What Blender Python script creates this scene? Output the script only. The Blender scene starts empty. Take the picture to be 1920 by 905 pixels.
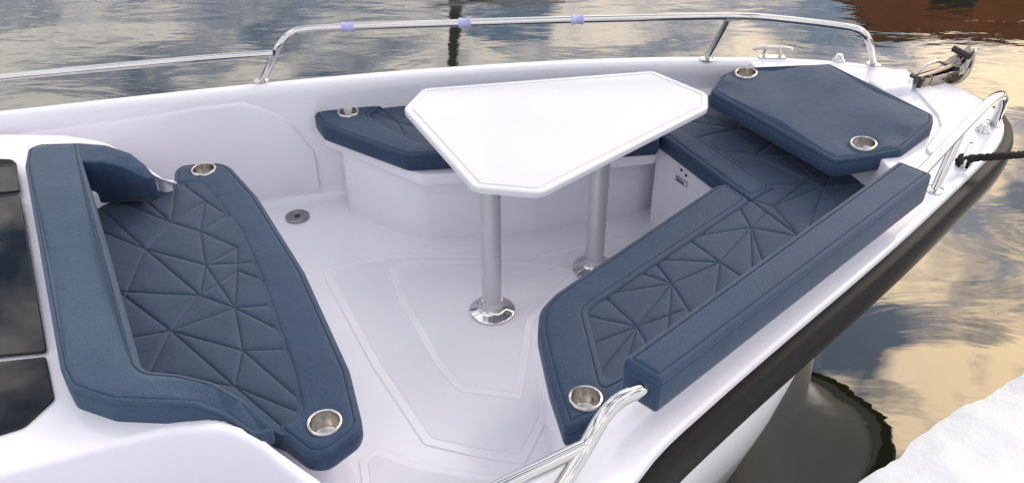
import bpy, bmesh, math, random
import numpy as np
from mathutils import Vector, Matrix
from mathutils import noise as mn
from mathutils.geometry import delaunay_2d_cdt
random.seed(4); np.random.seed(4)
scene=bpy.context.scene
# ------------------------------------------------------------------ camera survey
H=2.07; F=1650.0; TH=math.radians(35)
ct,st=math.cos(TH),math.sin(TH)
def ray(u,v):
    x=(u-960)/F; y=(v-452.5)/F
    return Vector((x, ct-y*st, -st-y*ct))
def P(u,v,z):
    d=ray(u,v); t=(z-H)/d.z
    return (d.x*t, d.y*t, z)
def proj(p):
    x,y,z=p[0],p[1],H-p[2]; dep=y*ct+z*st; return 960+F*x/dep, 452.5+F*(z*ct-y*st)/dep
def PZ(u,v,z,z2): 
    p=P(u,v,z); return (p[0],p[1],z2)
def PP(u,v,p0,n):
    d=ray(u,v); o=Vector((0,0,H)); p0=Vector(p0); n=Vector(n)
    t=(p0-o).dot(n)/d.dot(n); q=o+d*t
    return (q.x,q.y,q.z)
def Ps(l,z): return [P(a,b,z) for a,b in l]
def P3(l): return [P(a,b,c) for a,b,c in l]
cam=bpy.data.cameras.new("camera"); co=bpy.data.objects.new("camera",cam)
scene.collection.objects.link(co); scene.camera=co
co.location=(0,0,H); co.rotation_euler=(math.pi/2-TH,0,0)
cam.sensor_width=36; cam.lens=36*F/1920; cam.clip_end=2000; cam.clip_start=0.05
scene.view_settings.view_transform='Standard'; scene.view_settings.look='None'; scene.view_settings.exposure=0

# ------------------------------------------------------------------ materials
def mat(name): 
    m=bpy.data.materials.new(name); m.use_nodes=True
    nt=m.node_tree; b=nt.nodes["Principled BSDF"]; return m,nt,b
def N(nt,t,**k):
    n=nt.nodes.new(t)
    for a,v in k.items(): setattr(n,a,v)
    return n
def coords(nt,scale=(1,1,1)):
    g=N(nt,'ShaderNodeNewGeometry'); mp=N(nt,'ShaderNodeMapping'); mp.inputs['Scale'].default_value=scale
    nt.links.new(g.outputs['Position'],mp.inputs['Vector']); return mp.outputs[0]
def noise(nt,vec,scale,detail=4,rough=.5,dist=0):
    n=N(nt,'ShaderNodeTexNoise'); n.inputs['Scale'].default_value=scale; n.inputs['Detail'].default_value=detail
    n.inputs['Roughness'].default_value=rough; n.inputs['Distortion'].default_value=dist
    nt.links.new(vec,n.inputs['Vector']); return n.outputs['Fac']
def ramp(nt,fac,stops):
    r=N(nt,'ShaderNodeValToRGB'); e=r.color_ramp.elements
    while len(e)<len(stops): e.new(.5)
    for i,(p,c) in enumerate(stops): e[i].position=p; e[i].color=(*c,1) if len(c)==3 else c
    nt.links.new(fac,r.inputs[0]); return r.outputs[0]
def bump(nt,b,h,strength,dist,prev=None):
    n=N(nt,'ShaderNodeBump'); n.inputs['Strength'].default_value=strength; n.inputs['Distance'].default_value=dist
    nt.links.new(h,n.inputs['Height'])
    if prev: nt.links.new(prev,n.inputs['Normal'])
    nt.links.new(n.outputs[0],b.inputs['Normal']); return n.outputs[0]
def math_(nt,op,a,b_=None,c=None):
    m=N(nt,'ShaderNodeMath',operation=op)
    for i,x in enumerate((a,b_,c)):
        if x is None: continue
        if isinstance(x,(int,float)): m.inputs[i].default_value=x
        else: nt.links.new(x,m.inputs[i])
    return m.outputs[0]

def gelcoat(name,col=(.80,.795,.87),rough=.18,grain=0,coat=.4):
    m,nt,b=mat(name); v=coords(nt)
    c=ramp(nt,noise(nt,v,1.4,3,.5),[(.3,tuple(x*.98 for x in col)),(.7,col)])
    nt.links.new(c,b.inputs['Base Color'])
    b.inputs['Roughness'].default_value=rough
    b.inputs['Coat Weight'].default_value=coat if not grain else 0; b.inputs['Coat Roughness'].default_value=.05
    if grain: bump(nt,b,noise(nt,v,grain,2),.4,.0015)
    return m
M_gel=gelcoat("white_gelcoat")
M_hull=gelcoat("hull_gelcoat",(.88,.88,.93),.4,0,0)
M_floor=gelcoat("nonskid_gelcoat",(.765,.765,.84),.42,260)
M_floorb=gelcoat("smooth_floor_gelcoat",(.82,.82,.885),.25)
M_table=gelcoat("table_gelcoat",(.66,.67,.72),.2,0,.2)

def fabric(name,col,col2):
    m,nt,b=mat(name); v=coords(nt)
    w=noise(nt,v,260,2,.8); big=noise(nt,v,4,5,.6)
    mx=N(nt,'ShaderNodeMix',data_type='RGBA'); 
    nt.links.new(ramp(nt,w,[(.38,col),(.62,col2)]),mx.inputs[6])
    nt.links.new(ramp(nt,big,[(.3,tuple(c*.85 for c in col)),(.75,tuple(c*1.1 for c in col2))]),mx.inputs[7]); mx.inputs[0].default_value=.3
    nt.links.new(mx.outputs[2],b.inputs['Base Color'])
    b.inputs['Roughness'].default_value=.62; b.inputs['Specular IOR Level'].default_value=.3
    b.inputs['Sheen Weight'].default_value=.2; b.inputs['Sheen Roughness'].default_value=.4
    pr=bump(nt,b,noise(nt,v,9,3,.5),.25,.012)
    bump(nt,b,w,.6,.0018,pr)
    return m
M_fab=fabric("navy_marine_fabric",(.014,.035,.077),(.034,.066,.130))
M_fabq=fabric("navy_quilted_fabric",(.018,.038,.075),(.039,.067,.120))
M_fabl=fabric("paler_navy_fabric",(.023,.050,.096),(.050,.087,.149))  # paler navy than the seat fabrics, used on the backrest

def metal(name,col,rough,streak=None,var=1):
    m,nt,b=mat(name); b.inputs['Metallic'].default_value=1; b.inputs['Base Color'].default_value=(*col,1)
    v=coords(nt,streak or (1,1,1))
    r=ramp(nt,noise(nt,v,60,4,.6),[(.3,(rough*(1-.3*var),)*3),(.7,(rough*(1+.5*var),)*3)]); nt.links.new(r,b.inputs['Roughness'])
    return m
M_chrome=metal("polished_stainless",(.62,.61,.60),.05)
M_anchor=metal("reflection_brown_stainless",(.36,.32,.28),.12)  # anchor steel, its brown reflection painted into the base colour
M_brush=metal("brushed_stainless",(.62,.60,.58),.22,None,.3)
M_capm=metal("dull_steel",(.30,.31,.34),.3)
M_alu=metal("satin_aluminium",(.60,.60,.63),.38,(1,1,.05))
def plain(name,col,rough,sp=.5,sc=30):
    m,nt,b=mat(name); v=coords(nt)
    nt.links.new(ramp(nt,noise(nt,v,sc,4,.6),[(.3,tuple(c*.75 for c in col)),(.7,tuple(min(1,c*1.2) for c in col))]),b.inputs['Base Color'])
    b.inputs['Roughness'].default_value=rough; b.inputs['Specular IOR Level'].default_value=sp
    return m
M_rub=plain("black_rubber",(.009,.009,.010),.45,.10)
M_black=plain("black_plastic",(.012,.012,.013),.35)
M_glass=plain("smoked_glass",(.005,.006,.008),.02,.35)
M_ribbon=plain("lilac_ribbon",(.42,.43,.76),.5)
M_rope=plain("black_rope",(.012,.012,.013),.8,.3,200)
M_wood=plain("dock_timber",(.16,.12,.08),.8,.3,8)
M_red=plain("red_brown_timber",(.42,.12,.05),.8,.2,1.2)
M_roof=plain("dark_roofing",(.03,.03,.035),.8,.2,3)
M_farwhite=plain("far_boat_white",(.6,.6,.6),.4,.5,3)
M_dark=plain("dark_hull_paint",(.02,.025,.04),.4,.5,3)

# snow
M_snow,nt,b=mat("snow"); v=coords(nt)
b.inputs['Base Color'].default_value=(.82,.85,.90,1); b.inputs['Roughness'].default_value=.7
b.inputs['Subsurface Weight'].default_value=.3; b.inputs['Subsurface Scale'].default_value=.02; b.inputs['Subsurface Radius'].default_value=(.6,.8,1)
pr=bump(nt,b,noise(nt,v,14,8,.65),.6,.02); bump(nt,b,noise(nt,v,160,3,.6),.5,.003,pr)

# water: calm near the dock, wind-ruffled patches further out
M_water,nt,b=mat("harbour_water")
b.inputs['Base Color'].default_value=(.017,.018,.010,1); b.inputs['Roughness'].default_value=.015; b.inputs['IOR'].default_value=2.1
g1=noise(nt,coords(nt,(.6,1,1)),1.1,2,.45,.3); g2=noise(nt,coords(nt,(.35,1,1)),6,4,.5,.5); g3=noise(nt,coords(nt,(.5,1,1)),2.6,3,.5,.8)
pr=bump(nt,b,g1,.10,.06)
gx=N(nt,'ShaderNodeNewGeometry'); sx=N(nt,'ShaderNodeSeparateXYZ'); nt.links.new(gx.outputs['Position'],sx.inputs[0])
mr=N(nt,'ShaderNodeMapRange'); mr.inputs[1].default_value=-1.5; mr.inputs[2].default_value=2.2; mr.inputs[3].default_value=.28; mr.inputs[4].default_value=.06
nt.links.new(sx.outputs[0],mr.inputs[0])
mr2=N(nt,'ShaderNodeMapRange'); mr2.inputs[1].default_value=4.5; mr2.inputs[2].default_value=7.0; mr2.inputs[3].default_value=0; mr2.inputs[4].default_value=.45
nt.links.new(sx.outputs[1],mr2.inputs[0])
amt=math_(nt,'MAXIMUM',mr.outputs[0],mr2.outputs[0])
pr=bump(nt,b,math_(nt,'MULTIPLY',g2,amt),.24,.02,pr)
bump(nt,b,g3,.07,.03,pr)

# ------------------------------------------------------------------ mesh helpers
def mk(name,verts,faces,material,parent=None,smooth=True,ang=35,origin=None):
    vs=np.array(verts,dtype=float)
    o=np.array([(vs[:,0].min()+vs[:,0].max())/2,(vs[:,1].min()+vs[:,1].max())/2,vs[:,2].min()]) if origin is None else np.array(origin)
    me=bpy.data.meshes.new(name); me.from_pydata([tuple(p) for p in vs-o],[],faces)
    bm=bmesh.new(); bm.from_mesh(me); bmesh.ops.recalc_face_normals(bm,faces=bm.faces) ; bm.to_mesh(me); bm.free()
    me.materials.append(material)
    if smooth:
        me.polygons.foreach_set('use_smooth',[True]*len(me.polygons)); me.set_sharp_from_angle(angle=math.radians(ang))
    ob=bpy.data.objects.new(name,me); scene.collection.objects.link(ob); ob.location=tuple(o)
    if parent: par(ob,parent)
    return ob
def par(ob,p):
    ob.parent=p; ob.matrix_parent_inverse=Matrix.Translation(-Vector(p.location))
def empty(name,loc,label,cat,group=None):
    e=bpy.data.objects.new(name,None); e.empty_display_size=.1; scene.collection.objects.link(e); e.location=loc
    e["label"]=label; e["category"]=cat
    if group: e["group"]=group
    return e
def area(p): 
    return .5*sum(p[i][0]*p[(i+1)%len(p)][1]-p[(i+1)%len(p)][0]*p[i][1] for i in range(len(p)))
def normals(pts,closed=True,kmin=.4):
    n=len(pts); ns=[]
    for i in range(n):
        if closed: a,c=pts[i-1],pts[(i+1)%n]
        else: a,c=pts[max(i-1,0)],pts[min(i+1,n-1)]
        b_=pts[i]
        e1=Vector((b_[0]-a[0],b_[1]-a[1])); e2=Vector((c[0]-b_[0],c[1]-b_[1]))
        if e1.length<1e-7: e1=e2
        if e2.length<1e-7: e2=e1
        e1.normalize(); e2.normalize()
        n1=Vector((-e1.y,e1.x)); n2=Vector((-e2.y,e2.x)); m=n1+n2
        if m.length<1e-6: m=n1
        m.normalize(); k=max(kmin,m.dot(n1)); ns.append(m/k)
    return ns
def insetpoly(pts,d,dz=0):
    if area(pts)<0: pts=pts[::-1]
    return [(p[0]+m.x*d,p[1]+m.y*d,p[2]+dz) for p,m in zip(pts,normals(pts))]
def rounded(raw,ins,dz,rc,seg):
    """inset the raw CCW polygon, then round every corner (same vertex count for every ring)"""
    ns=normals(raw); n=len(raw)
    q=[Vector((p[0]+m.x*ins,p[1]+m.y*ins,p[2]+dz)) for p,m in zip(raw,ns)]
    out=[]
    for i in range(n):
        a,b_,c=q[i-1],q[i],q[(i+1)%n]
        d1=a-b_; d2=c-b_; l1,l2=d1.length,d2.length; d1/=max(l1,1e-9); d2/=max(l2,1e-9)
        half=math.acos(max(-1,min(1,d1.dot(d2))))/2
        cr=(b_-a).cross(c-b_).z
        ob=max(0,math.degrees(half)-50)/40; rr=rc*(1+9*ob)
        r=max(rr-ins,.003) if cr>0 else rr+ins
        t=max(.0006,min(r/max(1e-4,math.tan(half)),l1*.47,l2*.47))
        s,e=b_+d1*t,b_+d2*t
        for j in range(seg+1):
            w=j/seg; out.append(s*(1-w)**2+b_*2*w*(1-w)+e*w*w)
    return out
def inpoly(X,Y,poly):
    ins=np.zeros(np.shape(X),bool); n=len(poly)
    for i in range(n):
        x1,y1=poly[i][:2]; x2,y2=poly[(i+1)%n][:2]
        if abs(y2-y1)<1e-12: continue
        c=((y1>Y)!=(y2>Y))&(X<(x2-x1)*(Y-y1)/(y2-y1)+x1); ins^=c
    return ins
def segdist(X,Y,segs):
    D=np.full(np.shape(X),9.)
    for a,b_ in segs:
        ax,ay=a[0],a[1]; dx,dy=b_[0]-ax,b_[1]-ay; L=dx*dx+dy*dy+1e-12
        t=np.clip(((X-ax)*dx+(Y-ay)*dy)/L,0,1); D=np.minimum(D,np.hypot(X-ax-t*dx,Y-ay-t*dy))
    return D
def capmesh(ring,holes,step,zf=None,extra=None):
    n=len(ring); loops=[ring]+holes; xy=[];ed=[]; z=[]
    for L in loops:
        o=len(xy); xy+=[Vector((p[0],p[1])) for p in L]; z+=[p[2] for p in L]
        ed+=[(o+i,o+(i+1)%len(L)) for i in range(len(L))]
    segs=[(xy[a],xy[b_]) for a,b_ in ed]
    nb=len(xy)
    if extra:
        ep=[];br=[]
        for a,b_ in extra:
            a=Vector(a[:2]); b_=Vector(b_[:2]); k=max(1,int((b_-a).length/step))
            for i in range(k+1): ep.append(a.lerp(b_,i/k)); br.append(i==0)
        ex=np.array([p.x for p in ep]); ey=np.array([p.y for p in ep])
        ok=inpoly(ex,ey,ring)&(segdist(ex,ey,segs)>step*.3); prev=None
        for p,o,f in zip(ep,ok,br):
            if f: prev=None
            if not o: prev=None; continue
            xy.append(p)
            if prev is not None: ed.append((prev,len(xy)-1))
            prev=len(xy)-1
    if step:
        xs=[p[0] for p in ring]; ys=[p[1] for p in ring]
        X,Y=np.meshgrid(np.arange(min(xs),max(xs),step),np.arange(min(ys),max(ys),step)); X[::2]+=step/2
        X=X.ravel();Y=Y.ravel(); I=inpoly(X,Y,ring)
        for h in holes: I&=~inpoly(X,Y,h)
        X=X[I];Y=Y[I]; D=segdist(X,Y,segs); I=D>step*.45
        if extra: I&=segdist(X,Y,extra)>step*.45
        xy+=[Vector((a,b_)) for a,b_ in zip(X[I],Y[I])]
    vo,eo,fo,ov,oe,of=delaunay_2d_cdt(xy,ed,[],0,1e-7)
    C=np.array([[sum(vo[i].x for i in f)/len(f),sum(vo[i].y for i in f)/len(f)] for f in fo])
    I=inpoly(C[:,0],C[:,1],ring)
    for h in holes: I&=~inpoly(C[:,0],C[:,1],h)
    mp={}; free=[]
    for k,orig in enumerate(ov):
        b_=[i for i in orig if i<nb]
        if b_: mp[k]=b_[0]
        else: mp[k]=nb+len(free); free.append(k)
    V3=[(xy[i].x,xy[i].y,z[i]) for i in range(nb)]
    fx=np.array([vo[k].x for k in free]); fy=np.array([vo[k].y for k in free])
    if len(free):
        bz=np.array(z[:n]); bx_=np.array([p[0] for p in ring]); by_=np.array([p[1] for p in ring])
        if np.ptp(bz)<1e-6: fz=np.full(len(free),bz[0])
        else:
            fz=np.zeros(len(free))
            for i in range(len(free)):
                w=1/((bx_-fx[i])**2+(by_-fy[i])**2+1e-8)**1.5; fz[i]=(w*bz).sum()/w.sum()
        if zf is not None: fz=fz+zf(fx,fy,segdist(fx,fy,segs))
        V3+=list(zip(fx,fy,fz))
    Fc=[tuple(mp[i] for i in f) for f,k in zip(fo,I) if k]
    return V3,Fc
def ringmesh(raw,prof,rc,seg=6,holes=(),step=0,zf=None,holedepth=.06,zb=None):
    raw=[Vector(p) for p in raw]
    if area(raw)<0:
        raw=raw[::-1]
        if zb: zb=zb[::-1]
    V=[];Fc=[];n=len(raw)*(seg+1)
    for i,(ins,dz) in enumerate(prof):
        if zb and i<3:   # the three lowest rings follow their own heights
            low=[Vector((p.x,p.y,b_)) for p,b_ in zip(raw,zb)]
            V+=[tuple(p) for p in rounded(low,ins,(0,.008,.014)[i],rc,seg)]
        else: V+=[tuple(p) for p in rounded(raw,ins,dz,rc,seg)]
    for k in range(len(prof)-1):
        for i in range(n):
            j=(i+1)%n; Fc.append((k*n+i,k*n+j,(k+1)*n+j,(k+1)*n+i))
    top=V[-n:]; off=(len(prof)-1)*n
    hl=[]
    for c,r in holes:
        hl.append([(c[0]+r*math.cos(a),c[1]+r*math.sin(a),c[2]) for a in np.linspace(0,2*math.pi,37)[:-1]])
    cv,cf=capmesh(top,hl,step,zf)
    base=len(V)
    V+=cv[n:]
    idx=lambda i: off+i if i<n else base+i-n
    Fc+=[tuple(idx(i) for i in f) for f in cf]
    q=n
    for h in hl:
        o=len(V); V+=[(p[0],p[1],p[2]-holedepth) for p in h]; m=len(h)
        for i in range(m): Fc.append((idx(q+i),idx(q+(i+1)%m),o+(i+1)%m,o+i))
        q+=m
    cv,cf=capmesh(V[:n],[],0)
    Fc+=[tuple(f[::-1]) for f in cf]
    return V,Fc
def soft(X,Y,D):
    return np.array([.005*(1-math.exp(-d/.05))+.0022*mn.noise(Vector((x*7,y*7,1)))*min(1,d/.03) for x,y,d in zip(X,Y,D)])
def cushion(name,pts,T,parent,m,r=.02,rc=.03,seam=True,holes=(),step=.014,zb=None):
    prof=[(.014,-T),(.003,-T+.008),(0,-T+.02)]
    if seam: prof+=[(0,-r-.010),(.003,-r-.006),(0,-r-.002)]
    for k in range(0,6):
        a=k/5*math.pi/2; prof.append((r*(1-math.cos(a)),-r+r*math.sin(a)))
    if seam: prof+=[(r+.002,.0004),(r+.0045,-.0032),(r+.007,.0006)]
    hs=[(c,.042) for c in holes]
    V,Fc=ringmesh(pts,prof,rc,6,hs,step,soft,zb=zb); return mk(name,V,Fc,m,parent,ang=60)
def slab(name,pts,T,parent,m,r=.01,rc=.02,extra=None):
    prof=[(0,-T)]
    for k in range(0,5):
        a=k/4*math.pi/2; prof.append((r*(1-math.cos(a)),-r+r*math.sin(a)))
    prof+=[(r+.001,0)]
    if extra: prof+=extra
    V,Fc=ringmesh(pts,prof,rc,6 if rc>.001 else 1); return mk(name,V,Fc,m,parent,ang=50)
def lathe(name,c,prof,m,parent=None,n=40,axis=None,caps=True):
    V=[];Fc=[]
    q=Vector((0,0,1)).rotation_difference(Vector(axis).normalized()) if axis else None
    for r,z in prof:
        for i in range(n):
            a=2*math.pi*i/n; p=Vector((r*math.cos(a),r*math.sin(a),z))
            if q: p=q@p
            V.append((c[0]+p.x,c[1]+p.y,c[2]+p.z))
    for k in range(len(prof)-1):
        for i in range(n):
            j=(i+1)%n; Fc.append((k*n+i,k*n+j,(k+1)*n+j,(k+1)*n+i))
    if caps: Fc.append(tuple(range(n))[::-1]); Fc.append(tuple(range((len(prof)-1)*n,len(prof)*n)))
    return mk(name,V,Fc,m,parent,ang=40)
def catmull(p,n=8):
    p=[Vector(q) for q in p]; out=[]
    for i in range(len(p)-1):
        a=p[i-1] if i>0 else p[i]*2-p[i+1]; b_=p[i]; c=p[i+1]; d=p[i+2] if i+2<len(p) else p[i+1]*2-p[i]
        for j in range(n):
            t=j/n; out.append(.5*((2*b_)+(c-a)*t+(2*a-5*b_+4*c-d)*t*t+(-a+3*b_-3*c+d)*t**3))
    out.append(p[-1]); return out
def resample(p,n):
    p=[Vector(q) for q in p]; L=[0]
    for i in range(1,len(p)): L.append(L[-1]+(p[i]-p[i-1]).length)
    out=[];k=0
    for i in range(n):
        s=L[-1]*i/(n-1)
        while k<len(p)-2 and L[k+1]<s: k+=1
        t=(s-L[k])/max(1e-9,L[k+1]-L[k]); out.append(p[k].lerp(p[k+1],min(1,t)))
    return out
def relax(p,it):
    p=[Vector(q) for q in p]
    for _ in range(it): p=[p[0]]+[(p[i-1]+p[i]*2+p[i+1])/4 for i in range(1,len(p)-1)]+[p[-1]]
    return p
def tubegeo(pts,r,n=14):
    pts=[Vector(p) for p in pts]; V=[];Fc=[]; up=Vector((0,0,1)); 
    t0=(pts[1]-pts[0]).normalized(); x=t0.cross(up); 
    if x.length<.1: x=t0.cross(Vector((0,1,0)))
    x.normalize()
    for i,p in enumerate(pts):
        t=(pts[min(i+1,len(pts)-1)]-pts[max(i-1,0)]).normalized()
        x=(x-t*x.dot(t)).normalized(); y=t.cross(x)
        rr=r[i] if isinstance(r,(list,tuple)) else r
        for k in range(n):
            a=2*math.pi*k/n; V.append(p+x*math.cos(a)*rr+y*math.sin(a)*rr)
    for i in range(len(pts)-1):
        for k in range(n):
            j=(k+1)%n; Fc.append((i*n+k,i*n+j,(i+1)*n+j,(i+1)*n+k))
    Fc.append(tuple(range(n))[::-1]); Fc.append(tuple(range((len(pts)-1)*n,len(pts)*n)))
    return [tuple(v) for v in V],Fc
def merge(parts):
    V=[];Fc=[]
    for v,f in parts:
        o=len(V); V+=list(v); Fc+=[tuple(i+o for i in q) for q in f]
    return V,Fc
def tube(name,pts,r,m,parent=None,smoothn=8,n=20,rel=0):
    if smoothn: pts=catmull(pts,smoothn)
    if rel: pts=relax(resample(pts,80),rel)
    V,Fc=tubegeo(pts,r,n); return mk(name,V,Fc,m,parent,ang=60)
def boxgeo(c,size,ax=(1,0,0),ay=None):
    ax=Vector(ax).normalized(); ay=Vector(ay).normalized() if ay else Vector((-ax.y,ax.x,0)).normalized(); az=ax.cross(ay)
    V=[]
    for i in (-1,1):
        for j in (-1,1):
            for k in (-1,1): V.append(tuple(Vector(c)+ax*i*size[0]/2+ay*j*size[1]/2+az*k*size[2]/2))
    return V,[(0,1,3,2),(4,6,7,5),(0,4,5,1),(2,3,7,6),(0,2,6,4),(1,5,7,3)]
def bevelobj(ob,w,seg=3):
    bm=bmesh.new(); bm.from_mesh(ob.data); bmesh.ops.bevel(bm,geom=bm.edges[:],offset=w,segments=seg,affect='EDGES',profile=.5); bm.to_mesh(ob.data); bm.free()
    ob.data.polygons.foreach_set('use_smooth',[True]*len(ob.data.polygons)); ob.data.set_sharp_from_angle(angle=math.radians(50))
def cup(parent,c,axis=(0,0,1)):
    prof=[(.0005,-.052),(.028,-.052),(.0345,-.049),(.0365,-.044),(.0372,0),(.038,.0065),(.040,.008),(.044,.0065),(.0465,.002),(.0465,-.002),(.0405,-.003),(.0405,-.058),(.0005,-.058)]
    return lathe("cup_holder",c,prof,M_brush,parent,axis=axis)
def quilt(name,poly,sm,z,parent,m,T=.06,step=.0085,amp=.0036):
    poly=[Vector(p) for p in poly]
    if area(poly)<0: poly=poly[::-1]
    ring=[]
    for i in range(len(poly)):
        a,b_=poly[i],poly[(i+1)%len(poly)]; k=max(1,int((b_-a).length/.012))
        ring+=[tuple(a.lerp(b_,j/k)) for j in range(k)]
    n=len(ring)
    # loose seam ends run on under the border piping
    ends=[Vector(q[:2]) for s in sm for q in s]; sm2=[]
    for a,b_ in sm:
        a=Vector(a[:2]);b_=Vector(b_[:2]); d=(b_-a).normalized()
        if sum((e_-a).length<.004 for e_ in ends)<2: a=a-d*.055
        if sum((e_-b_).length<.004 for e_ in ends)<2: b_=b_+d*.055
        sm2.append((a,b_))
    sm=sm2
    ex=list(sm); off=[]
    for a,b_ in sm:
        d=(b_-a)
        if d.length<1e-6: continue
        d.normalize(); q=Vector((-d.y,d.x))*.003
        off+=[(a+q,b_+q),(a-q,b_-q)]
    V,Fc=capmesh(ring,[],step,None,ex+off)
    A=np.array([v[:2] for v in V]); D=segdist(A[:,0],A[:,1],sm)
    Z=z-.003+amp*(1-np.exp(-D/.014))-.004*np.exp(-(D/.0022)**2)
    V=[(x,y,float(q)) for (x,y),q in zip(A,Z)]
    o=len(V); V+=[(p[0],p[1],z-T) for p in ring]
    for i in range(n): Fc.append((i,(i+1)%n,o+(i+1)%n,o+i))
    return mk(name,V,Fc,m,parent,ang=75)
def seams(l,z): return [(P(a,b_,z),P(c,d,z)) for a,b_,c,d in l]

# ------------------------------------------------------------------ boat
G=.56
AX=Vector((math.cos(math.radians(28)),math.sin(math.radians(28)),0)); NP=Vector((-AX.y,AX.x,0))
C0=Vector((-.4,2.25,0))
boat=empty("motor_boat",(0,2.4,-.4),"white open bow motorboat with black rub rail moored beside snow","boat")
port=Ps([(-200,232),(0,207),(250,179),(490,154),(640,140),(800,127),(1000,114),(1220,106),(1400,106),(1560,112),(1650,122),(1740,142),(1820,170),(1862,196),(1884,222),(1884,250),(1860,284),(1790,352),(1700,436),(1600,523),(1500,607),(1400,692),(1300,780),(1200,869),(1080,980)],G)
a0=Vector(port[0])-AX*1.6+NP*-.02; a1=Vector(port[-1])-AX*1.6+NP*.02
O=resample(catmull([a0]+port+[a1],10),170)[::-1]
O=relax(O,3)
ON=normals(O,False); n=len(O)
def lat(p): return (Vector(p)-C0).dot(NP)
def alo(p): return (Vector(p)-C0).dot(AX)
bowA=max(alo(p) for p in O)
def bowf(p): return max(0,min(1,(alo(p)-.75)/1.15))
def loft(name,prof,m,wfun=None,ang=40,lift=False):
    V=[];Fc=[]
    for k in range(len(prof)):
        for p,nn in zip(O,ON):
            ins,z=prof[k][:2]
            if len(prof[k])>2: ins=ins+prof[k][2]*wfun(p)
            if lift:
                q=min(1,bowf(p)*2.5); z=z*(1-q)+max(z,.40)*q if z<.45 else z
            V.append((p.x+nn.x*ins,p.y+nn.y*ins,z))
    for k in range(len(prof)-1):
        for i in range(n-1): Fc.append((k*n+i,k*n+i+1,(k+1)*n+i+1,(k+1)*n+i))
    return mk(name,V,Fc,m,boat,ang=ang)
def wcap(p):
    l=lat(p); return .14 if l<-.3 else (.05 if l>.2 else .05+(.2-l)/.5*.09)
loft("gunwale",[(-.004,.46),(-.006,.54),(0,.556),(.012,G),(-.012,G,1),(0,G-.006,1),(.008,G-.02,1),(.010,.5,1),(-.025,.07,1),(-.022,.035,1),(-.010,.012,1),(.010,.0005,1),(.03,-.003,1)],M_gel,wcap,lift=True)
loft("rub_rail",[(.01,.543),(-.022,.545),(-.036,.538),(-.043,.52),(-.046,.47),(-.040,.435),(-.026,.42),(.02,.415)],M_rub)
# moulded storage step on the inside of the port wall
line=[(-200,300),(0,262),(290,222),(420,196),(470,197),(525,222),(572,256),(596,300),(610,380)]
def lv(u):
    for (a,b_),(c,d) in zip(line,line[1:]):
        if a<=u<=c: return b_+(d-b_)*(u-a)/(c-a)
    return None
V=[];Fc=[];rows=0
for p,nn in zip(O,ON):
    if lat(p)<.5: continue
    best=None
    for z in np.linspace(.06,.50,90):
        ins=.028+(z-.07)/.43*.035+.012; q=(p.x+nn.x*ins,p.y+nn.y*ins,z); u,v_=proj(q); L=lv(u)
        if L is not None and v_>=L: best=z
    if best is None: continue
    for dz,e_ in ((.016,-.012),(.008,-.002),(-.004,.003),(-.022,.006),(None,.006)):
        z=.004 if dz is None else best+dz
        ins=.028+(z-.07)/.43*.035+e_; V.append((p.x+nn.x*ins,p.y+nn.y*ins,z))
    rows+=1
for i in range(rows-1):
    for j in range(4): Fc.append((i*5+j,i*5+j+1,i*5+5+j+1,i*5+5+j))
if rows>2: mk("storage_step",V,Fc,M_gel,boat,ang=80)
def kz(z,f):
    f=f*f*(3-2*f)
    T_=[(.47,0,0),(.38,.012,.09),(.25,.03,.25),(.06,.055,.40),(0,.068,.42),(-.15,.115,.43),(-.38,.19,.44),(-.7,.36,.6)]
    for a,b_ in zip(T_,T_[1:]):
        if b_[0]<=z<=a[0]:
            t=(a[0]-z)/(a[0]-b_[0]); return (a[1]+(b_[1]-a[1])*t)*(1-f)+(a[2]+(b_[2]-a[2])*t)*f
    return 0
def hullpt(p,k):
    s=alo(p); s2=s if s<.5 else .5+.9*(1-math.exp(-(s-.5)/.9))
    tgt=C0+AX*s2; tgt.z=p.z
    return p.lerp(tgt,min(.93,k))
hz=[.47,.42,.38,.31,.25,.15,.06,0,-.015,-.15,-.38,-.7]
rings=[]
for z in hz:
    R_=[]
    for p in O:
        q=hullpt(p,kz(z,bowf(p)))
        if lat(p)>0 and bowf(p)<.02: q=p.lerp(q,.4)
        R_.append(Vector((q.x,q.y,z)))
    rings.append(relax(R_,10))
V=[tuple(q) for R_ in rings for q in R_];Fc=[]
for k in range(len(hz)-1):
    for i in range(n-1): Fc.append((k*n+i,k*n+i+1,(k+1)*n+i+1,(k+1)*n+i))
Fc.append(tuple([k*n for k in range(len(hz))]+[k*n+n-1 for k in range(len(hz)-1,-1,-1)]))
mk("hull",V,Fc,M_hull,boat,ang=40)
fl=[]
for p,m_ in zip(O,ON):
    q=hullpt(p,kz(0,bowf(p))+.05); q2=Vector((p.x+m_.x*.05,p.y+m_.y*.05,0))
    fl.append((q2.x,q2.y,0) if (bowf(p)<.02 and lat(p)>0) else (q.x,q.y,0))
slab("cockpit_floor",fl[::3],.05,boat,M_floorb,r=.004,rc=.0005)
f1=Ps([(608,520),(636,494),(755,474),(1000,478),(1180,440),(1240,430),(1180,520),(1010,620),(1030,780),(985,868),(880,852),(795,832),(700,690)],.005)
slab("floor_molding",f1,.007,boat,M_floorb,r=.005,rc=.006)
slab("nonskid_panel",insetpoly(f1,.030,.0018),.006,boat,M_floor,r=.0018,rc=.006)
f2=Ps([(728,502),(765,486),(1000,490),(1090,508),(1000,600),(975,748),(860,732),(815,680),(748,562)],.011)
slab("floor_molding",f2,.007,boat,M_floorb,r=.004,rc=.006)
slab("nonskid_panel",insetpoly(f2,.026,.0018),.006,boat,M_floor,r=.0018,rc=.006)
f3=Ps([(672,862),(705,838),(790,868),(900,886),(985,896),(992,1000),(690,1000)],.004)
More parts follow.
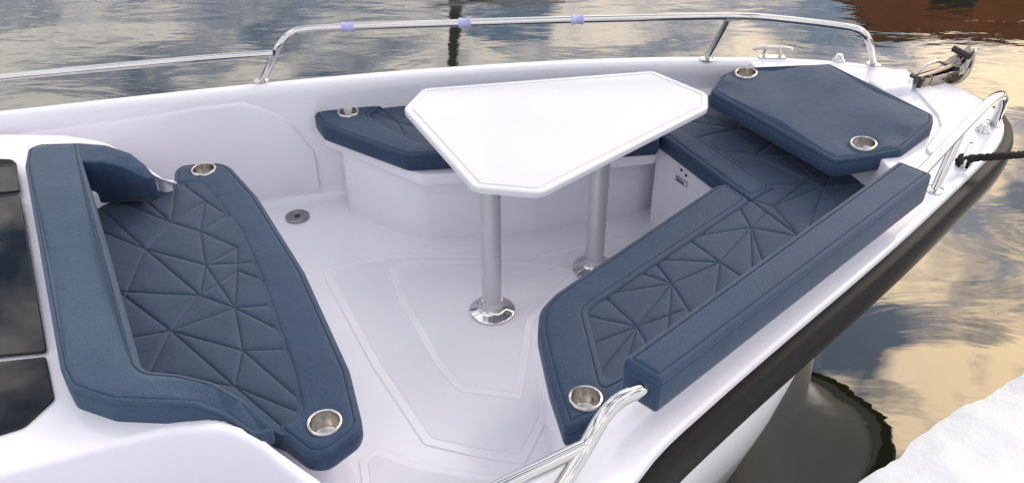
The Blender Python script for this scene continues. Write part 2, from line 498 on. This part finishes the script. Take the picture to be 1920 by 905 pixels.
slab("floor_molding",f3,.006,boat,M_floorb,r=.004,rc=.006)
slab("nonskid_panel",insetpoly(f3,.026,.0018),.006,boat,M_floor,r=.0018,rc=.006)
DZ=.557
slab("bow_deck",Ps([(1400,110),(1560,114),(1650,125),(1740,146),(1818,175),(1856,203),(1868,228),(1850,266),(1780,340),(1725,375),(1640,285),(1440,150)],DZ),.14,boat,M_gel,r=.008,rc=.02)
slab("deck_hatch",Ps([(1715,163),(1742,158),(1822,200),(1818,212),(1752,290),(1735,278),(1765,235),(1760,215)],DZ+.012),.013,boat,M_gel,r=.006,rc=.010)
slab("deck_fairing",Ps([(1628,150),(1655,128),(1700,128),(1716,142),(1712,160),(1655,168)],.595),.05,boat,M_gel,r=.012,rc=.01)
SZ=.42
slab("bench_base",Ps([(604,252),(790,328),(865,324),(1228,288),(1300,200),(1240,150),(1000,160),(770,182),(640,196)],.357),.045,boat,M_gel,r=.008,rc=.008)
slab("bench_base",[PZ(652,396,0,.325),PZ(764,440,0,.325),PZ(800,447,0,.325),PZ(1000,434,0,.325),PZ(1195,398,0,.325),PZ(1260,365,0,.325),P(1240,150,.325),P(1000,160,.325),P(770,182,.325),P(668,200,.325)],.325,boat,M_gel,r=.01,rc=.02)
slab("bench_base",Ps([(1231,274),(1345,349),(1470,385),(1520,330),(1430,230),(1290,190)],.355),.355,boat,M_gel,r=.012,rc=.008)
slab("bench_base",Ps([(1380,352),(1345,358),(1050,565),(1024,590),(1022,620),(1070,822),(1180,775),(1400,570),(1500,470),(1520,400)],.352),.352,boat,M_gel,r=.012,rc=.02)
slab("bench_base",Ps([(190,360),(325,335),(420,328),(470,372),(555,520),(640,705),(655,800),(610,850),(520,840),(100,800),(60,400)],.35),.35,boat,M_gel,r=.012,rc=.02)
slab("console_molding",P3([(-500,275,.53),(0,249,.53),(120,250,.53),(195,262,.53),(252,290,.53),(298,326,.50),(322,345,.445)])+[PZ(322,352,.42,.435),PZ(300,358,.42,.465),PZ(250,368,.42,.478),PZ(190,384,.42,.48)]+P3([(120,380,.50),(185,715,.53),(370,740,.53),(440,768,.49),(510,832,.43),(600,895,.385),(640,930,.37),(590,925,.385),(480,834,.48),(420,805,.52),(320,806,.53),(200,836,.53),(0,890,.53),(-500,1000,.53)]),.37,boat,M_gel,r=.018,rc=.03)
slab("console_side",Ps([(-500,275),(0,255),(195,270),(310,350),(180,400),(200,720),(450,775),(560,880),(480,835),(320,812),(0,898),(-500,1010)],.38),.38,boat,M_gel,r=.02,rc=.03)
for q in ([(-260,285),(22,298),(31,305),(37,357),(-260,385)],[(-260,395),(38,366),(87,652),(82,658),(-260,690)],[(-260,705),(86,667),(102,745),(45,798),(-220,880)]):
    slab("windscreen_panel",Ps(q,.537),.006,boat,M_glass,r=.003,rc=.006)

# ------------------------------------------------------------------ cushions
def bench(label,loc): return empty("bench_cushion",loc,label,"boat cushion")
e=bench("navy blue quilted lounge cushion with two steel cup holders",P(430,560,.35))
cc=[P(*c,SZ) for c in ((382,319),(609,793))]
cushion("border",Ps([(326,318),(342,307),(412,303),(432,310),(482,365),(570,505),(655,690),(682,800),(612,852),(575,852),(512,803),(557,770),(535,680),(480,520),(440,432),(395,372),(370,345),(325,347)],SZ),.07,e,M_fab,r=.014,rc=.02,holes=cc)
for c in cc: cup(e,c)
sl=[(200,400,272,465),(210,440,272,465),(272,465,320,415),(320,415,262,365),(320,415,225,378),(320,415,385,375),(320,415,375,432),(320,415,330,345),(385,375,375,432),(385,375,345,345),(375,432,415,408),(375,432,445,462),(375,432,385,495),(272,465,385,495),(272,465,375,552),(272,465,240,540),(385,495,445,462),(385,495,475,490),(385,495,375,552),(385,495,440,575),(375,552,445,505),(445,505,445,462),(445,505,485,520),(375,552,235,545),(375,552,440,575),(375,552,320,618),(320,618,245,562),(320,618,262,628),(320,618,282,692),(320,618,440,575),(320,618,455,655),(320,618,440,722),(440,575,505,570),(440,575,455,655),(440,575,515,612),(440,575,445,505),(455,655,540,652),(455,655,440,722),(455,655,560,745),(440,722,565,772),(440,722,520,790),(440,722,345,705),(385,375,400,385)]
quilt("quilted_panel",Ps([(175,385),(325,342),(380,338),(455,430),(495,520),(552,690),(575,785),(530,815),(420,770),(250,730)],SZ),seams(sl,SZ),SZ,e,M_fabq)
e=empty("backrest_cushion",P(150,500,.42),"paler navy wraparound backrest cushion behind the lounge seat","boat cushion")
zt=.60
top=P3([(46,310,zt),(52,278,zt),(75,269,zt),(148,267,zt),(150,288,zt),(258,680,zt),(275,694,zt),(335,699,zt),(400,714,.585),(455,746,.535),(515,800,.462),(478,815,.47),(420,776,.53),(365,756,.58),(300,754,zt),(205,750,zt),(130,725,zt),(112,690,zt)])
cushion("backrest",top,.19,e,M_fabl,r=.008,rc=.008,zb=[.41]*8+[.405,.40,.40,.40,.40,.405]+[.41]*4)
cushion("side_wing",P3([(138,266,zt-.004),(200,271,zt),(245,286,.595),(272,307,.585),(290,329,.57),(276,335,.568),(228,312,.585),(190,303,.595),(145,303,zt-.004)]),.115,e,M_fab,r=.008,rc=.008,seam=False,
  zb=[.41,.415,.42,.44,.475,.48,.44,.425,.42])
e=bench("navy blue quilted side bench cushion with steel cup holder",P(900,250,.35))
cc=[P(653,211,SZ+.01)]
cushion("border",Ps([(588,214),(602,201),(640,191),(700,184),(732,188),(692,214),(790,264),(850,262),(1236,232),(1236,262),(850,287),(762,292),(604,235)],SZ+.01),.075,e,M_fab,r=.012,rc=.010,holes=cc)
cup(e,cc[0])
quilt("quilted_panel",Ps([(684,210),(705,196),(770,188),(1000,163),(1240,150),(1240,240),(850,272),(790,274)],SZ),seams([(690,214,735,192),(690,205,745,228),(745,228,780,205),(745,228,700,192),(745,228,790,240),(745,228,765,262),(790,240,850,190),(790,240,860,262),(860,262,900,200),(900,200,980,250),(980,250,1050,190),(1050,190,1120,240),(1120,240,1200,180)],SZ),SZ,e,M_fabq)
e=bench("navy blue quilted cushion across the bow seat",P(1440,280,.35))
cushion("border",Ps([(1234,247),(1267,226),(1453,350),(1408,373),(1360,341)],SZ+.01),.075,e,M_fab,r=.016,rc=.008)
sb=[(1385,240,1265,222),(1385,240,1325,185),(1385,240,1315,255),(1385,240,1415,290),(1385,240,1455,262),(1385,240,1370,180),(1415,290,1345,280),(1415,290,1455,262),(1415,290,1520,290),(1415,290,1545,348),(1545,348,1440,345),(1545,348,1470,270),(1545,348,1565,310),(1545,348,1640,340),(1545,348,1450,385),(1545,348,1580,395),(1450,385,1410,374),(1450,385,1500,442),(1545,348,1515,432),(1450,385,1505,345),(1408,374,1500,442),(1320,215,1385,240),(1300,200,1330,225)]
quilt("quilted_panel",Ps([(1258,232),(1320,182),(1400,155),(1600,235),(1690,300),(1650,350),(1502,443),(1408,374),(1448,352)],SZ),seams(sb,SZ),SZ,e,M_fabq)
e=bench("navy blue quilted side bench cushion beside the steel rail",P(1200,560,.35))
cc=[P(1098,747,SZ+.01)]
cushion("border",Ps([(1409,374),(1360,341),(1335,349),(1040,547),(1012,576),(1008,615),(1030,715),(1060,806),(1215,735),(1180,688),(1137,712),(1103,582),(1120,567)],SZ+.01),.078,e,M_fab,r=.018,rc=.018,holes=cc)
cup(e,cc[0])
ss=[(1100,590,1195,610),(1140,560,1195,610),(1195,610,1260,530),(1195,610,1115,640),(1195,610,1130,690),(1195,610,1225,665),(1195,610,1250,590),(1260,530,1160,545),(1260,530,1200,510),(1260,530,1228,490),(1260,530,1350,490),(1260,530,1253,620),(1260,530,1305,600),(1350,490,1240,485),(1350,490,1295,450),(1350,490,1408,425),(1350,490,1342,560),(1350,490,1410,530),(1408,425,1310,440),(1408,425,1385,385),(1408,425,1440,395),(1408,425,1435,500),(1408,425,1412,530),(1408,425,1500,442),(1408,374,1500,442),(1195,610,1170,700)]
quilt("quilted_panel",Ps([(1090,580),(1130,556),(1408,375),(1502,444),(1640,351),(1690,375),(1290,700),(1225,745),(1130,722)],SZ),seams(ss,SZ),SZ,e,M_fabq)
p0=Vector(P(1500,215,.575)); tilt=math.radians(6)
nrm=Vector((-AX.x*math.sin(tilt),-AX.y*math.sin(tilt),math.cos(tilt)))
e=empty("sun_pad_cushion",P(1540,210,.5),"smooth navy raised bow pad with two steel cup holders","boat cushion")
def T(l): return [PP(a,b_,p0,nrm) for a,b_ in l]
cc=T([(1399,138),(1619,270)])
cushion("pad",T([(1332,170),(1352,140),(1385,126),(1557,119),(1751,214),(1751,230),(1692,281),(1600,297),(1565,300)]),.075,e,M_fab,r=.011,rc=.007,holes=cc)
for c in cc: cup(e,c,nrm)
e=empty("bolster_cushion",P(1450,520,.62),"long navy blue backrest bolster strapped over the steel rail","boat cushion")
cushion("bolster",Ps([(1167,671),(1686,300),(1750,325),(1238,714)],.737),.108,e,M_fab,r=.012,rc=.012)

# ------------------------------------------------------------------ table
e=empty("table",P(922,590,0),"white folding table top on two aluminium pedestal legs","table")
slab("tabletop",Ps([(756,203),(793,165),(1224,132),(1328,175),(1328,202),(1014,362),(888,351)],.66),.020,e,M_table,r=.007,rc=.012,extra=[(.022,0),(.0245,-.0034),(.029,-.0034),(.0315,0),(.0335,0)])
for (bx_,by_) in (P(923,588,0)[:2],P(1113,508,0)[:2]):
    leg=lathe("leg",(bx_,by_,.012),[(.035,0),(.035,.62)],M_alu,e)
    lathe("leg_flange",(bx_,by_,.018),[(.083,-.01),(.083,.004),(.079,.007),(.055,.012),(.042,.022),(.039,.03),(.0375,.05),(.036,.05)],M_chrome,leg)
    for k in range(4):
        a=math.pi/4+k*math.pi/2+.3
        lathe("screw",(bx_+.062*math.cos(a),by_+.062*math.sin(a),.028),[(.006,0),(.006,.002),(.004,.003)],M_brush,leg)
    lathe("leg_bracket",(bx_,by_,.605),[(.04,0),(.06,.022),(.075,.03)],M_alu,leg)

# ------------------------------------------------------------------ rails
R=.0145; RN=.0178
z1=.80
tube("handrail",[P(490,152,G),P(498,138,.6),P(510,112,.68),P(524,86,.75),P(545,64,.79),P(580,55,z1),P(700,49,z1),P(1000,39,z1),P(1200,34,z1),P(1380,31,z1),P(1480,38,z1),P(1580,50,z1),P(1612,58,.795),P(1628,74,.76),P(1633,96,.68),P(1638,120,G)],R,M_chrome,boat)
tube("handrail",[P(-300,178,.71),P(0,146,.71),P(200,127,.715),P(400,109,.72),P(512,101,.72)],R,M_chrome,boat)
tube("rail_post",[P(1325,111,G),P(1366,36,.79)],R*.85,M_chrome,boat,smoothn=0)
zr=.69
tube("handrail",[P(1300,665,zr),P(1205,727,zr),P(1160,750,.686),P(1128,785,.668),P(1098,838,.63),P(1066,890,.60),P(1026,950,.565)],RN,M_chrome,boat,rel=3)
tube("handrail",[P(1100,834,.633),P(950,905,.61),P(700,1025,.58)],RN*.92,M_chrome,boat,smoothn=0)
tube("handrail",[P(1700,352,.69),P(1745,305,.71),P(1800,246,.74),P(1850,196,.76),P(1868,182,.76),P(1879,180,.74),P(1880,192,.70),P(1872,212,.63),P(1862,232,.56)],.0165,M_chrome,boat)
tube("rail_post",[P(1752,356,G),P(1800,250,.735)],R,M_chrome,boat,smoothn=0)
for (u,v,z) in ((490,152,G),(1325,111,G),(1638,120,G),(1752,356,G),(1862,232,G)):
    lathe("rail_foot",P(u,v,z+.001),[(.03,0),(.03,.003),(.022,.006),(.016,.008)],M_chrome,boat,n=24)
def cleat(c,d,L=.16):
    c=Vector(c); d=Vector(d).normalized(); parts=[]
    parts.append(tubegeo(catmull([c+d*-L/2+Vector((0,0,.036)),c+d*-L*.3+Vector((0,0,.044)),c+Vector((0,0,.045)),c+d*L*.3+Vector((0,0,.044)),c+d*L/2+Vector((0,0,.036))],4),[.005]+[.009]*15+[.005],10))
    for s in (-1,1): parts.append(tubegeo([c+d*s*.035,c+d*s*.03+Vector((0,0,.04))],.008,10))
    parts.append(boxgeo(c+Vector((0,0,.003)),(.11,.035,.006),d))
    return mk("cleat",*merge(parts),M_chrome,boat,ang=50)
cleat(P(1447,108,G),(1,-.05,0),.17); cleat(P(1808,305,G),AX*.8+Vector((-.1,.6,0)),.16)
for c in ((1572,114),(1843,246)):
    lathe("navigation_light",P(*c,G-.001),[(.028,0),(.028,.006),(.02,.014),(.018,.022),(.012,.03),(.003,.032)],M_chrome,boat,n=24)
cp=P(558,408,0); lathe("floor_cap",(cp[0],cp[1],.006),[(.05,-.006),(.05,.004),(.046,.007),(.03,.007),(.028,.004),(.012,.004)],M_capm,boat)
lathe("floor_cap_key",(cp[0],cp[1],.009),[(.012,0),(.012,.003)],M_black,boat,n=16)
a=Vector(P(1231,274,.355)); b_=Vector(P(1345,349,.355)); d=(b_-a).normalized(); nn=Vector((d.y,-d.x,0))
if nn.y>0: nn=-nn
q=a+d*.17-Vector((0,0,.075))+nn*.004
o=mk("locker_latch",*boxgeo(q,(.07,.01,.022),d),M_chrome,boat); bevelobj(o,.004)
o=mk("locker_latch_slot",*boxgeo(q+nn*.004,(.045,.006,.008),d),M_black,boat); bevelobj(o,.002)
for s in (0,.03):
    lathe("locker_button",tuple(a+d*(.16+s)+Vector((0,0,-.03-s*.3))+nn*.001),[(.006,0),(.006,.002)],M_black,boat,n=14,axis=nn)
for i,(u,v) in enumerate(((652,51),(871,43),(1082,37))):
    c=Vector(P(u,v,z1)); d=(Vector(P(u+60,v-2,z1))-c).normalized()
    parts=[tubegeo([c-d*.024,c-d*.022,c-d*.010,c,c+d*.010,c+d*.022,c+d*.024],[.015,.0205,.018,.0158,.018,.0205,.015],16)]
    o=mk("ribbon",*merge(parts),M_ribbon,None); o["label"]="lilac ribbon knotted around the steel handrail"; o["category"]="ribbon"; o["group"]="ribbons on the handrail"

# anchor & roller at the bow
U=Vector((0,0,1))
B=Vector(P(1735,160,.555)); D=(Vector(P(1800,142,.555))-B); D.z=0; D.normalize(); S=Vector((-D.y,D.x,0))
parts=[]
for s in (-1,1): parts.append(boxgeo(B+D*.05+S*.026*s+U*.025,(.20,.005,.045),D))
o=mk("anchor_roller",*merge(parts),M_anchor,boat); bevelobj(o,.002,2)
lathe("roller_wheel",tuple(B+D*.135-S*.022+U*.04),[(.02,0),(.012,.022),(.02,.044)],M_black,boat,n=20,axis=S)
tube("roller_guard",[B+D*-.03+S*.04,B+D*0+S*.04+U*.055,B+D*.08+S*.04+U*.07,B+D*.145+S*.04+U*.045],.006,M_chrome,boat)
for s in (0,.05): tube("bow_fitting",[B-D*(.07-s)-S*.02,B-D*(.06-s)-S*.02+U*.05],.009,M_black,boat,smoothn=0)
an=empty("anchor",tuple(B+D*.1+U*.05),"polished steel plough anchor stowed on the bow roller","anchor")
tube("shank",[B-D*.06+U*.045,B+D*.06+U*.05,B+D*.14+U*.062,B+D*.18+U*.088],.010,M_anchor,an)
V=[];Fc=[];nu,nv=11,9
for i in range(nu):
    for j in range(nv):
        a=i/(nu-1); w=(j/(nv-1)-.5)*2; wid=.066*math.sin(math.pi*(.10+.82*a))
        p=B+D*(.06+.17*a)+S*wid*w+U*(-.03+.125*a*a+.025*abs(w)**1.5); V.append(tuple(p))
for i in range(nu-1):
    for j in range(nv-1): Fc.append((i*nv+j,i*nv+j+1,(i+1)*nv+j+1,(i+1)*nv+j))
o=mk("fluke",V,Fc,M_anchor,an); md=o.modifiers.new("s","SOLIDIFY"); md.thickness=.007
tube("stock_bar",[B+D*.165-S*.04+U*.105,B+D*.165+S*.04+U*.11],.013,M_black,an,smoothn=0)
tube("shackle",[B-D*.07-S*.02+U*.055,B-D*.1+U*.06,B-D*.07+S*.02+U*.055],.006,M_black,an)
# mooring rope
a=Vector(P(1795,304,.60)); b_=Vector(P(1822,297,.60)); c=Vector(P(1925,289,.60)); d=Vector(P(2120,275,.5)); path=resample(catmull([a,b_,c,d],10),140)
parts=[]
for k in range(3):
    pts=[]
    for i,p in enumerate(path):
        t=(path[min(i+1,139)]-path[max(i-1,0)]).normalized(); x=t.cross(U).normalized(); y=x.cross(t); ang=i*.55+k*2.094
        pts.append(p+(x*math.cos(ang)+y*math.sin(ang))*.0065)
    parts.append(tubegeo(pts,.0075,8))
cl=Vector(P(1808,305,G)); 
for k in range(2):
    pts=[cl+Vector((math.cos(q)*(.024-.003*k),math.sin(q)*(.015),.012+.010*k)) for q in np.linspace(0,6.28,20)]; parts.append(tubegeo(pts,.006,8))
o=mk("mooring_rope",*merge(parts),M_rope,None,ang=60); o["label"]="black twisted mooring rope made fast to the bow cleat"; o["category"]="rope"

# ------------------------------------------------------------------ snow dock
zs=.20
A=Vector(P(1545,905,zs)); Bq=Vector(P(1910,684,zs)); dd=(Bq-A); dd.z=0; dd.normalize(); nn=Vector((dd.y,-dd.x,0))
V=[];Fc=[];NU,NV=260,60
for i in range(NU):
    s=-2.5+7*i/(NU-1)
    for j in range(NV):
        w=(j/(NV-1))**2*3.2
        e0=mn.noise(Vector((s*2.3,0,3)))*.05+mn.noise(Vector((s*9,0,7)))*.02+mn.noise(Vector((s*25,0,1)))*.008
        p=A+dd*s+nn*(w+e0*max(0,1-w))
        z=zs+.05*(1-math.exp(-w/.12))-.05+ mn.noise(Vector((p.x*3,p.y*3,0)))*.03+mn.noise(Vector((p.x*12,p.y*12,2)))*.008+mn.noise(Vector((p.x*40,p.y*40,2)))*.002
        if j==0: z=zs-.16
        if j==1: z-=.02
        V.append((p.x,p.y,z))
for i in range(NU-1):
    for j in range(NV-1): Fc.append((i*NV+j,i*NV+j+1,(i+1)*NV+j+1,(i+1)*NV+j))
o=mk("snow",V,Fc,M_snow); o["kind"]="structure"
o=mk("dock",*boxgeo(A+dd*1+nn*1.70+Vector((0,0,-.22-zs+.16-.02)),(7,3.2,.2),dd),M_wood,smooth=False); o["kind"]="structure"

# ------------------------------------------------------------------ water and the far side
o=mk("water",[(-150,-60,-.38),(150,-60,-.38),(150,200,-.38),(-150,200,-.38)],[(0,1,2,3)],M_water,smooth=False,origin=(0,0,-.38)); o["kind"]="structure"
o=mk("quay",*boxgeo((8,22,-.2),(60,10,1.0)),M_wood,smooth=False); o["kind"]="structure"
bh=empty("boathouse",(10,20,.3),"red brown timber boathouse with dark pitched roof","boathouse")
def bx(name,c,s,m,p,ax=(1,0,0)): return mk(name,*boxgeo(c,s,ax),m,p,smooth=False)
bx("wall",(11.4,20,2.3),(7.6,5,4.0),M_red,bh)
V=[(7.5,17.4,4.3),(15.3,17.4,4.3),(15.3,22.8,4.3),(7.5,22.8,4.3),(8.6,20,4.9),(14.3,20,4.9)]
mk("roof",V,[(0,1,5,4),(3,4,5,2),(0,4,3),(1,2,5),(0,3,2,1)],M_roof,bh,smooth=False)
for x in (9,11.4,13.6): bx("window",(x,17.47,3.1),(.9,.06,1.1),M_glass,bh)
sb=empty("moored_boat",(-.5,15,-.38),"white cabin boat moored at the far quay","boat")
V=[];Fc=[]
for z,k in ((-.5,.7),(.6,1),(.75,1.0)):
    for i in range(24):
        a=2*math.pi*i/24; V.append((-.5+3*k*math.cos(a),15.2+1.0*k*math.sin(a)*(1-.3*max(0,math.cos(a))),z))
for k in range(2):
    for i in range(24): Fc.append((k*24+i,k*24+(i+1)%24,(k+1)*24+(i+1)%24,(k+1)*24+i))
Fc.append(tuple(range(48,72)))
mk("hull",V,Fc,M_dark,sb)
o=mk("cabin",*boxgeo((-.3,15.2,1.60),(2.4,1.5,1.70)),M_farwhite,sb); bevelobj(o,.1)
bx("window",(-.3,14.43,1.95),(2.0,.04,.5),M_glass,sb)
mk("mast",*tubegeo([(-1.15,15.2,.7),(-1.0,15.2,2.8),(-1.2,15.2,5.2)],[.15,.12,.05],8),M_dark,sb)

# ------------------------------------------------------------------ light
w=bpy.data.worlds.new("World"); scene.world=w; w.use_nodes=True; nt=w.node_tree; nt.nodes.clear()
out=N(nt,'ShaderNodeOutputWorld'); sky=N(nt,'ShaderNodeTexSky',sky_type='NISHITA'); sky.sun_disc=False
SE,SR=math.radians(30),math.radians(48)
sky.sun_elevation=SE; sky.sun_rotation=SR; sky.air_density=1.2; sky.dust_density=.3
bgs=N(nt,'ShaderNodeBackground'); bgs.inputs[1].default_value=.14; nt.links.new(sky.outputs[0],bgs.inputs[0])
tc=N(nt,'ShaderNodeTexCoord'); sp=N(nt,'ShaderNodeSeparateXYZ'); nt.links.new(tc.outputs['Generated'],sp.inputs[0])
def MA(op,a,b_=None,c=None): return math_(nt,op,a,b_,c)
zz=MA('ADD',MA('MAXIMUM',sp.outputs[2],0.02),.12)
cx=N(nt,'ShaderNodeCombineXYZ'); nt.links.new(MA('DIVIDE',sp.outputs[0],zz),cx.inputs[0]); nt.links.new(MA('DIVIDE',sp.outputs[1],zz),cx.inputs[1])
cx.inputs[2].default_value=1.7
c1=noise(nt,cx.outputs[0],3.7,9,.53,.4); c2=noise(nt,cx.outputs[0],5.2,8,.56,.3)
mask=ramp(nt,c1,[(.40,(0,0,0)),(.52,(1,1,1))])
dt=N(nt,'ShaderNodeVectorMath',operation='DOT_PRODUCT'); nt.links.new(tc.outputs['Generated'],dt.inputs[0]); dt.inputs[1].default_value=(math.sin(SR)*math.cos(SE),math.cos(SR)*math.cos(SE),math.sin(SE))
glow=MA('POWER',MA('MAXIMUM',dt.outputs['Value'],0),5)
cr=ramp(nt,c2,[(.40,(.58,.62,.74)),(.58,(1.5,1.42,1.34))])
cg=ramp(nt,c2,[(.41,(.34,.35,.42)),(.57,(1.6,1.18,.70))])
mx=N(nt,'ShaderNodeMix',data_type='RGBA'); nt.links.new(glow,mx.inputs[0]); nt.links.new(cr,mx.inputs[6]); nt.links.new(cg,mx.inputs[7])
bgc=N(nt,'ShaderNodeBackground'); nt.links.new(mx.outputs[2],bgc.inputs[0]); nt.links.new(MA('MULTIPLY_ADD',glow,2.2,1.36),bgc.inputs[1])
ms=N(nt,'ShaderNodeMixShader'); nt.links.new(mask,ms.inputs[0]); nt.links.new(bgs.outputs[0],ms.inputs[1]); nt.links.new(bgc.outputs[0],ms.inputs[2]); nt.links.new(ms.outputs[0],out.inputs[0])
sn=bpy.data.lights.new("sun","SUN"); so=bpy.data.objects.new("sun",sn); scene.collection.objects.link(so)
sn.energy=.8; sn.angle=math.radians(14); sn.color=(1,.93,.85)
dv=Vector((math.sin(SR)*math.cos(SE),math.cos(SR)*math.cos(SE),math.sin(SE)))
so.rotation_euler=dv.to_track_quat('Z','Y').to_euler()
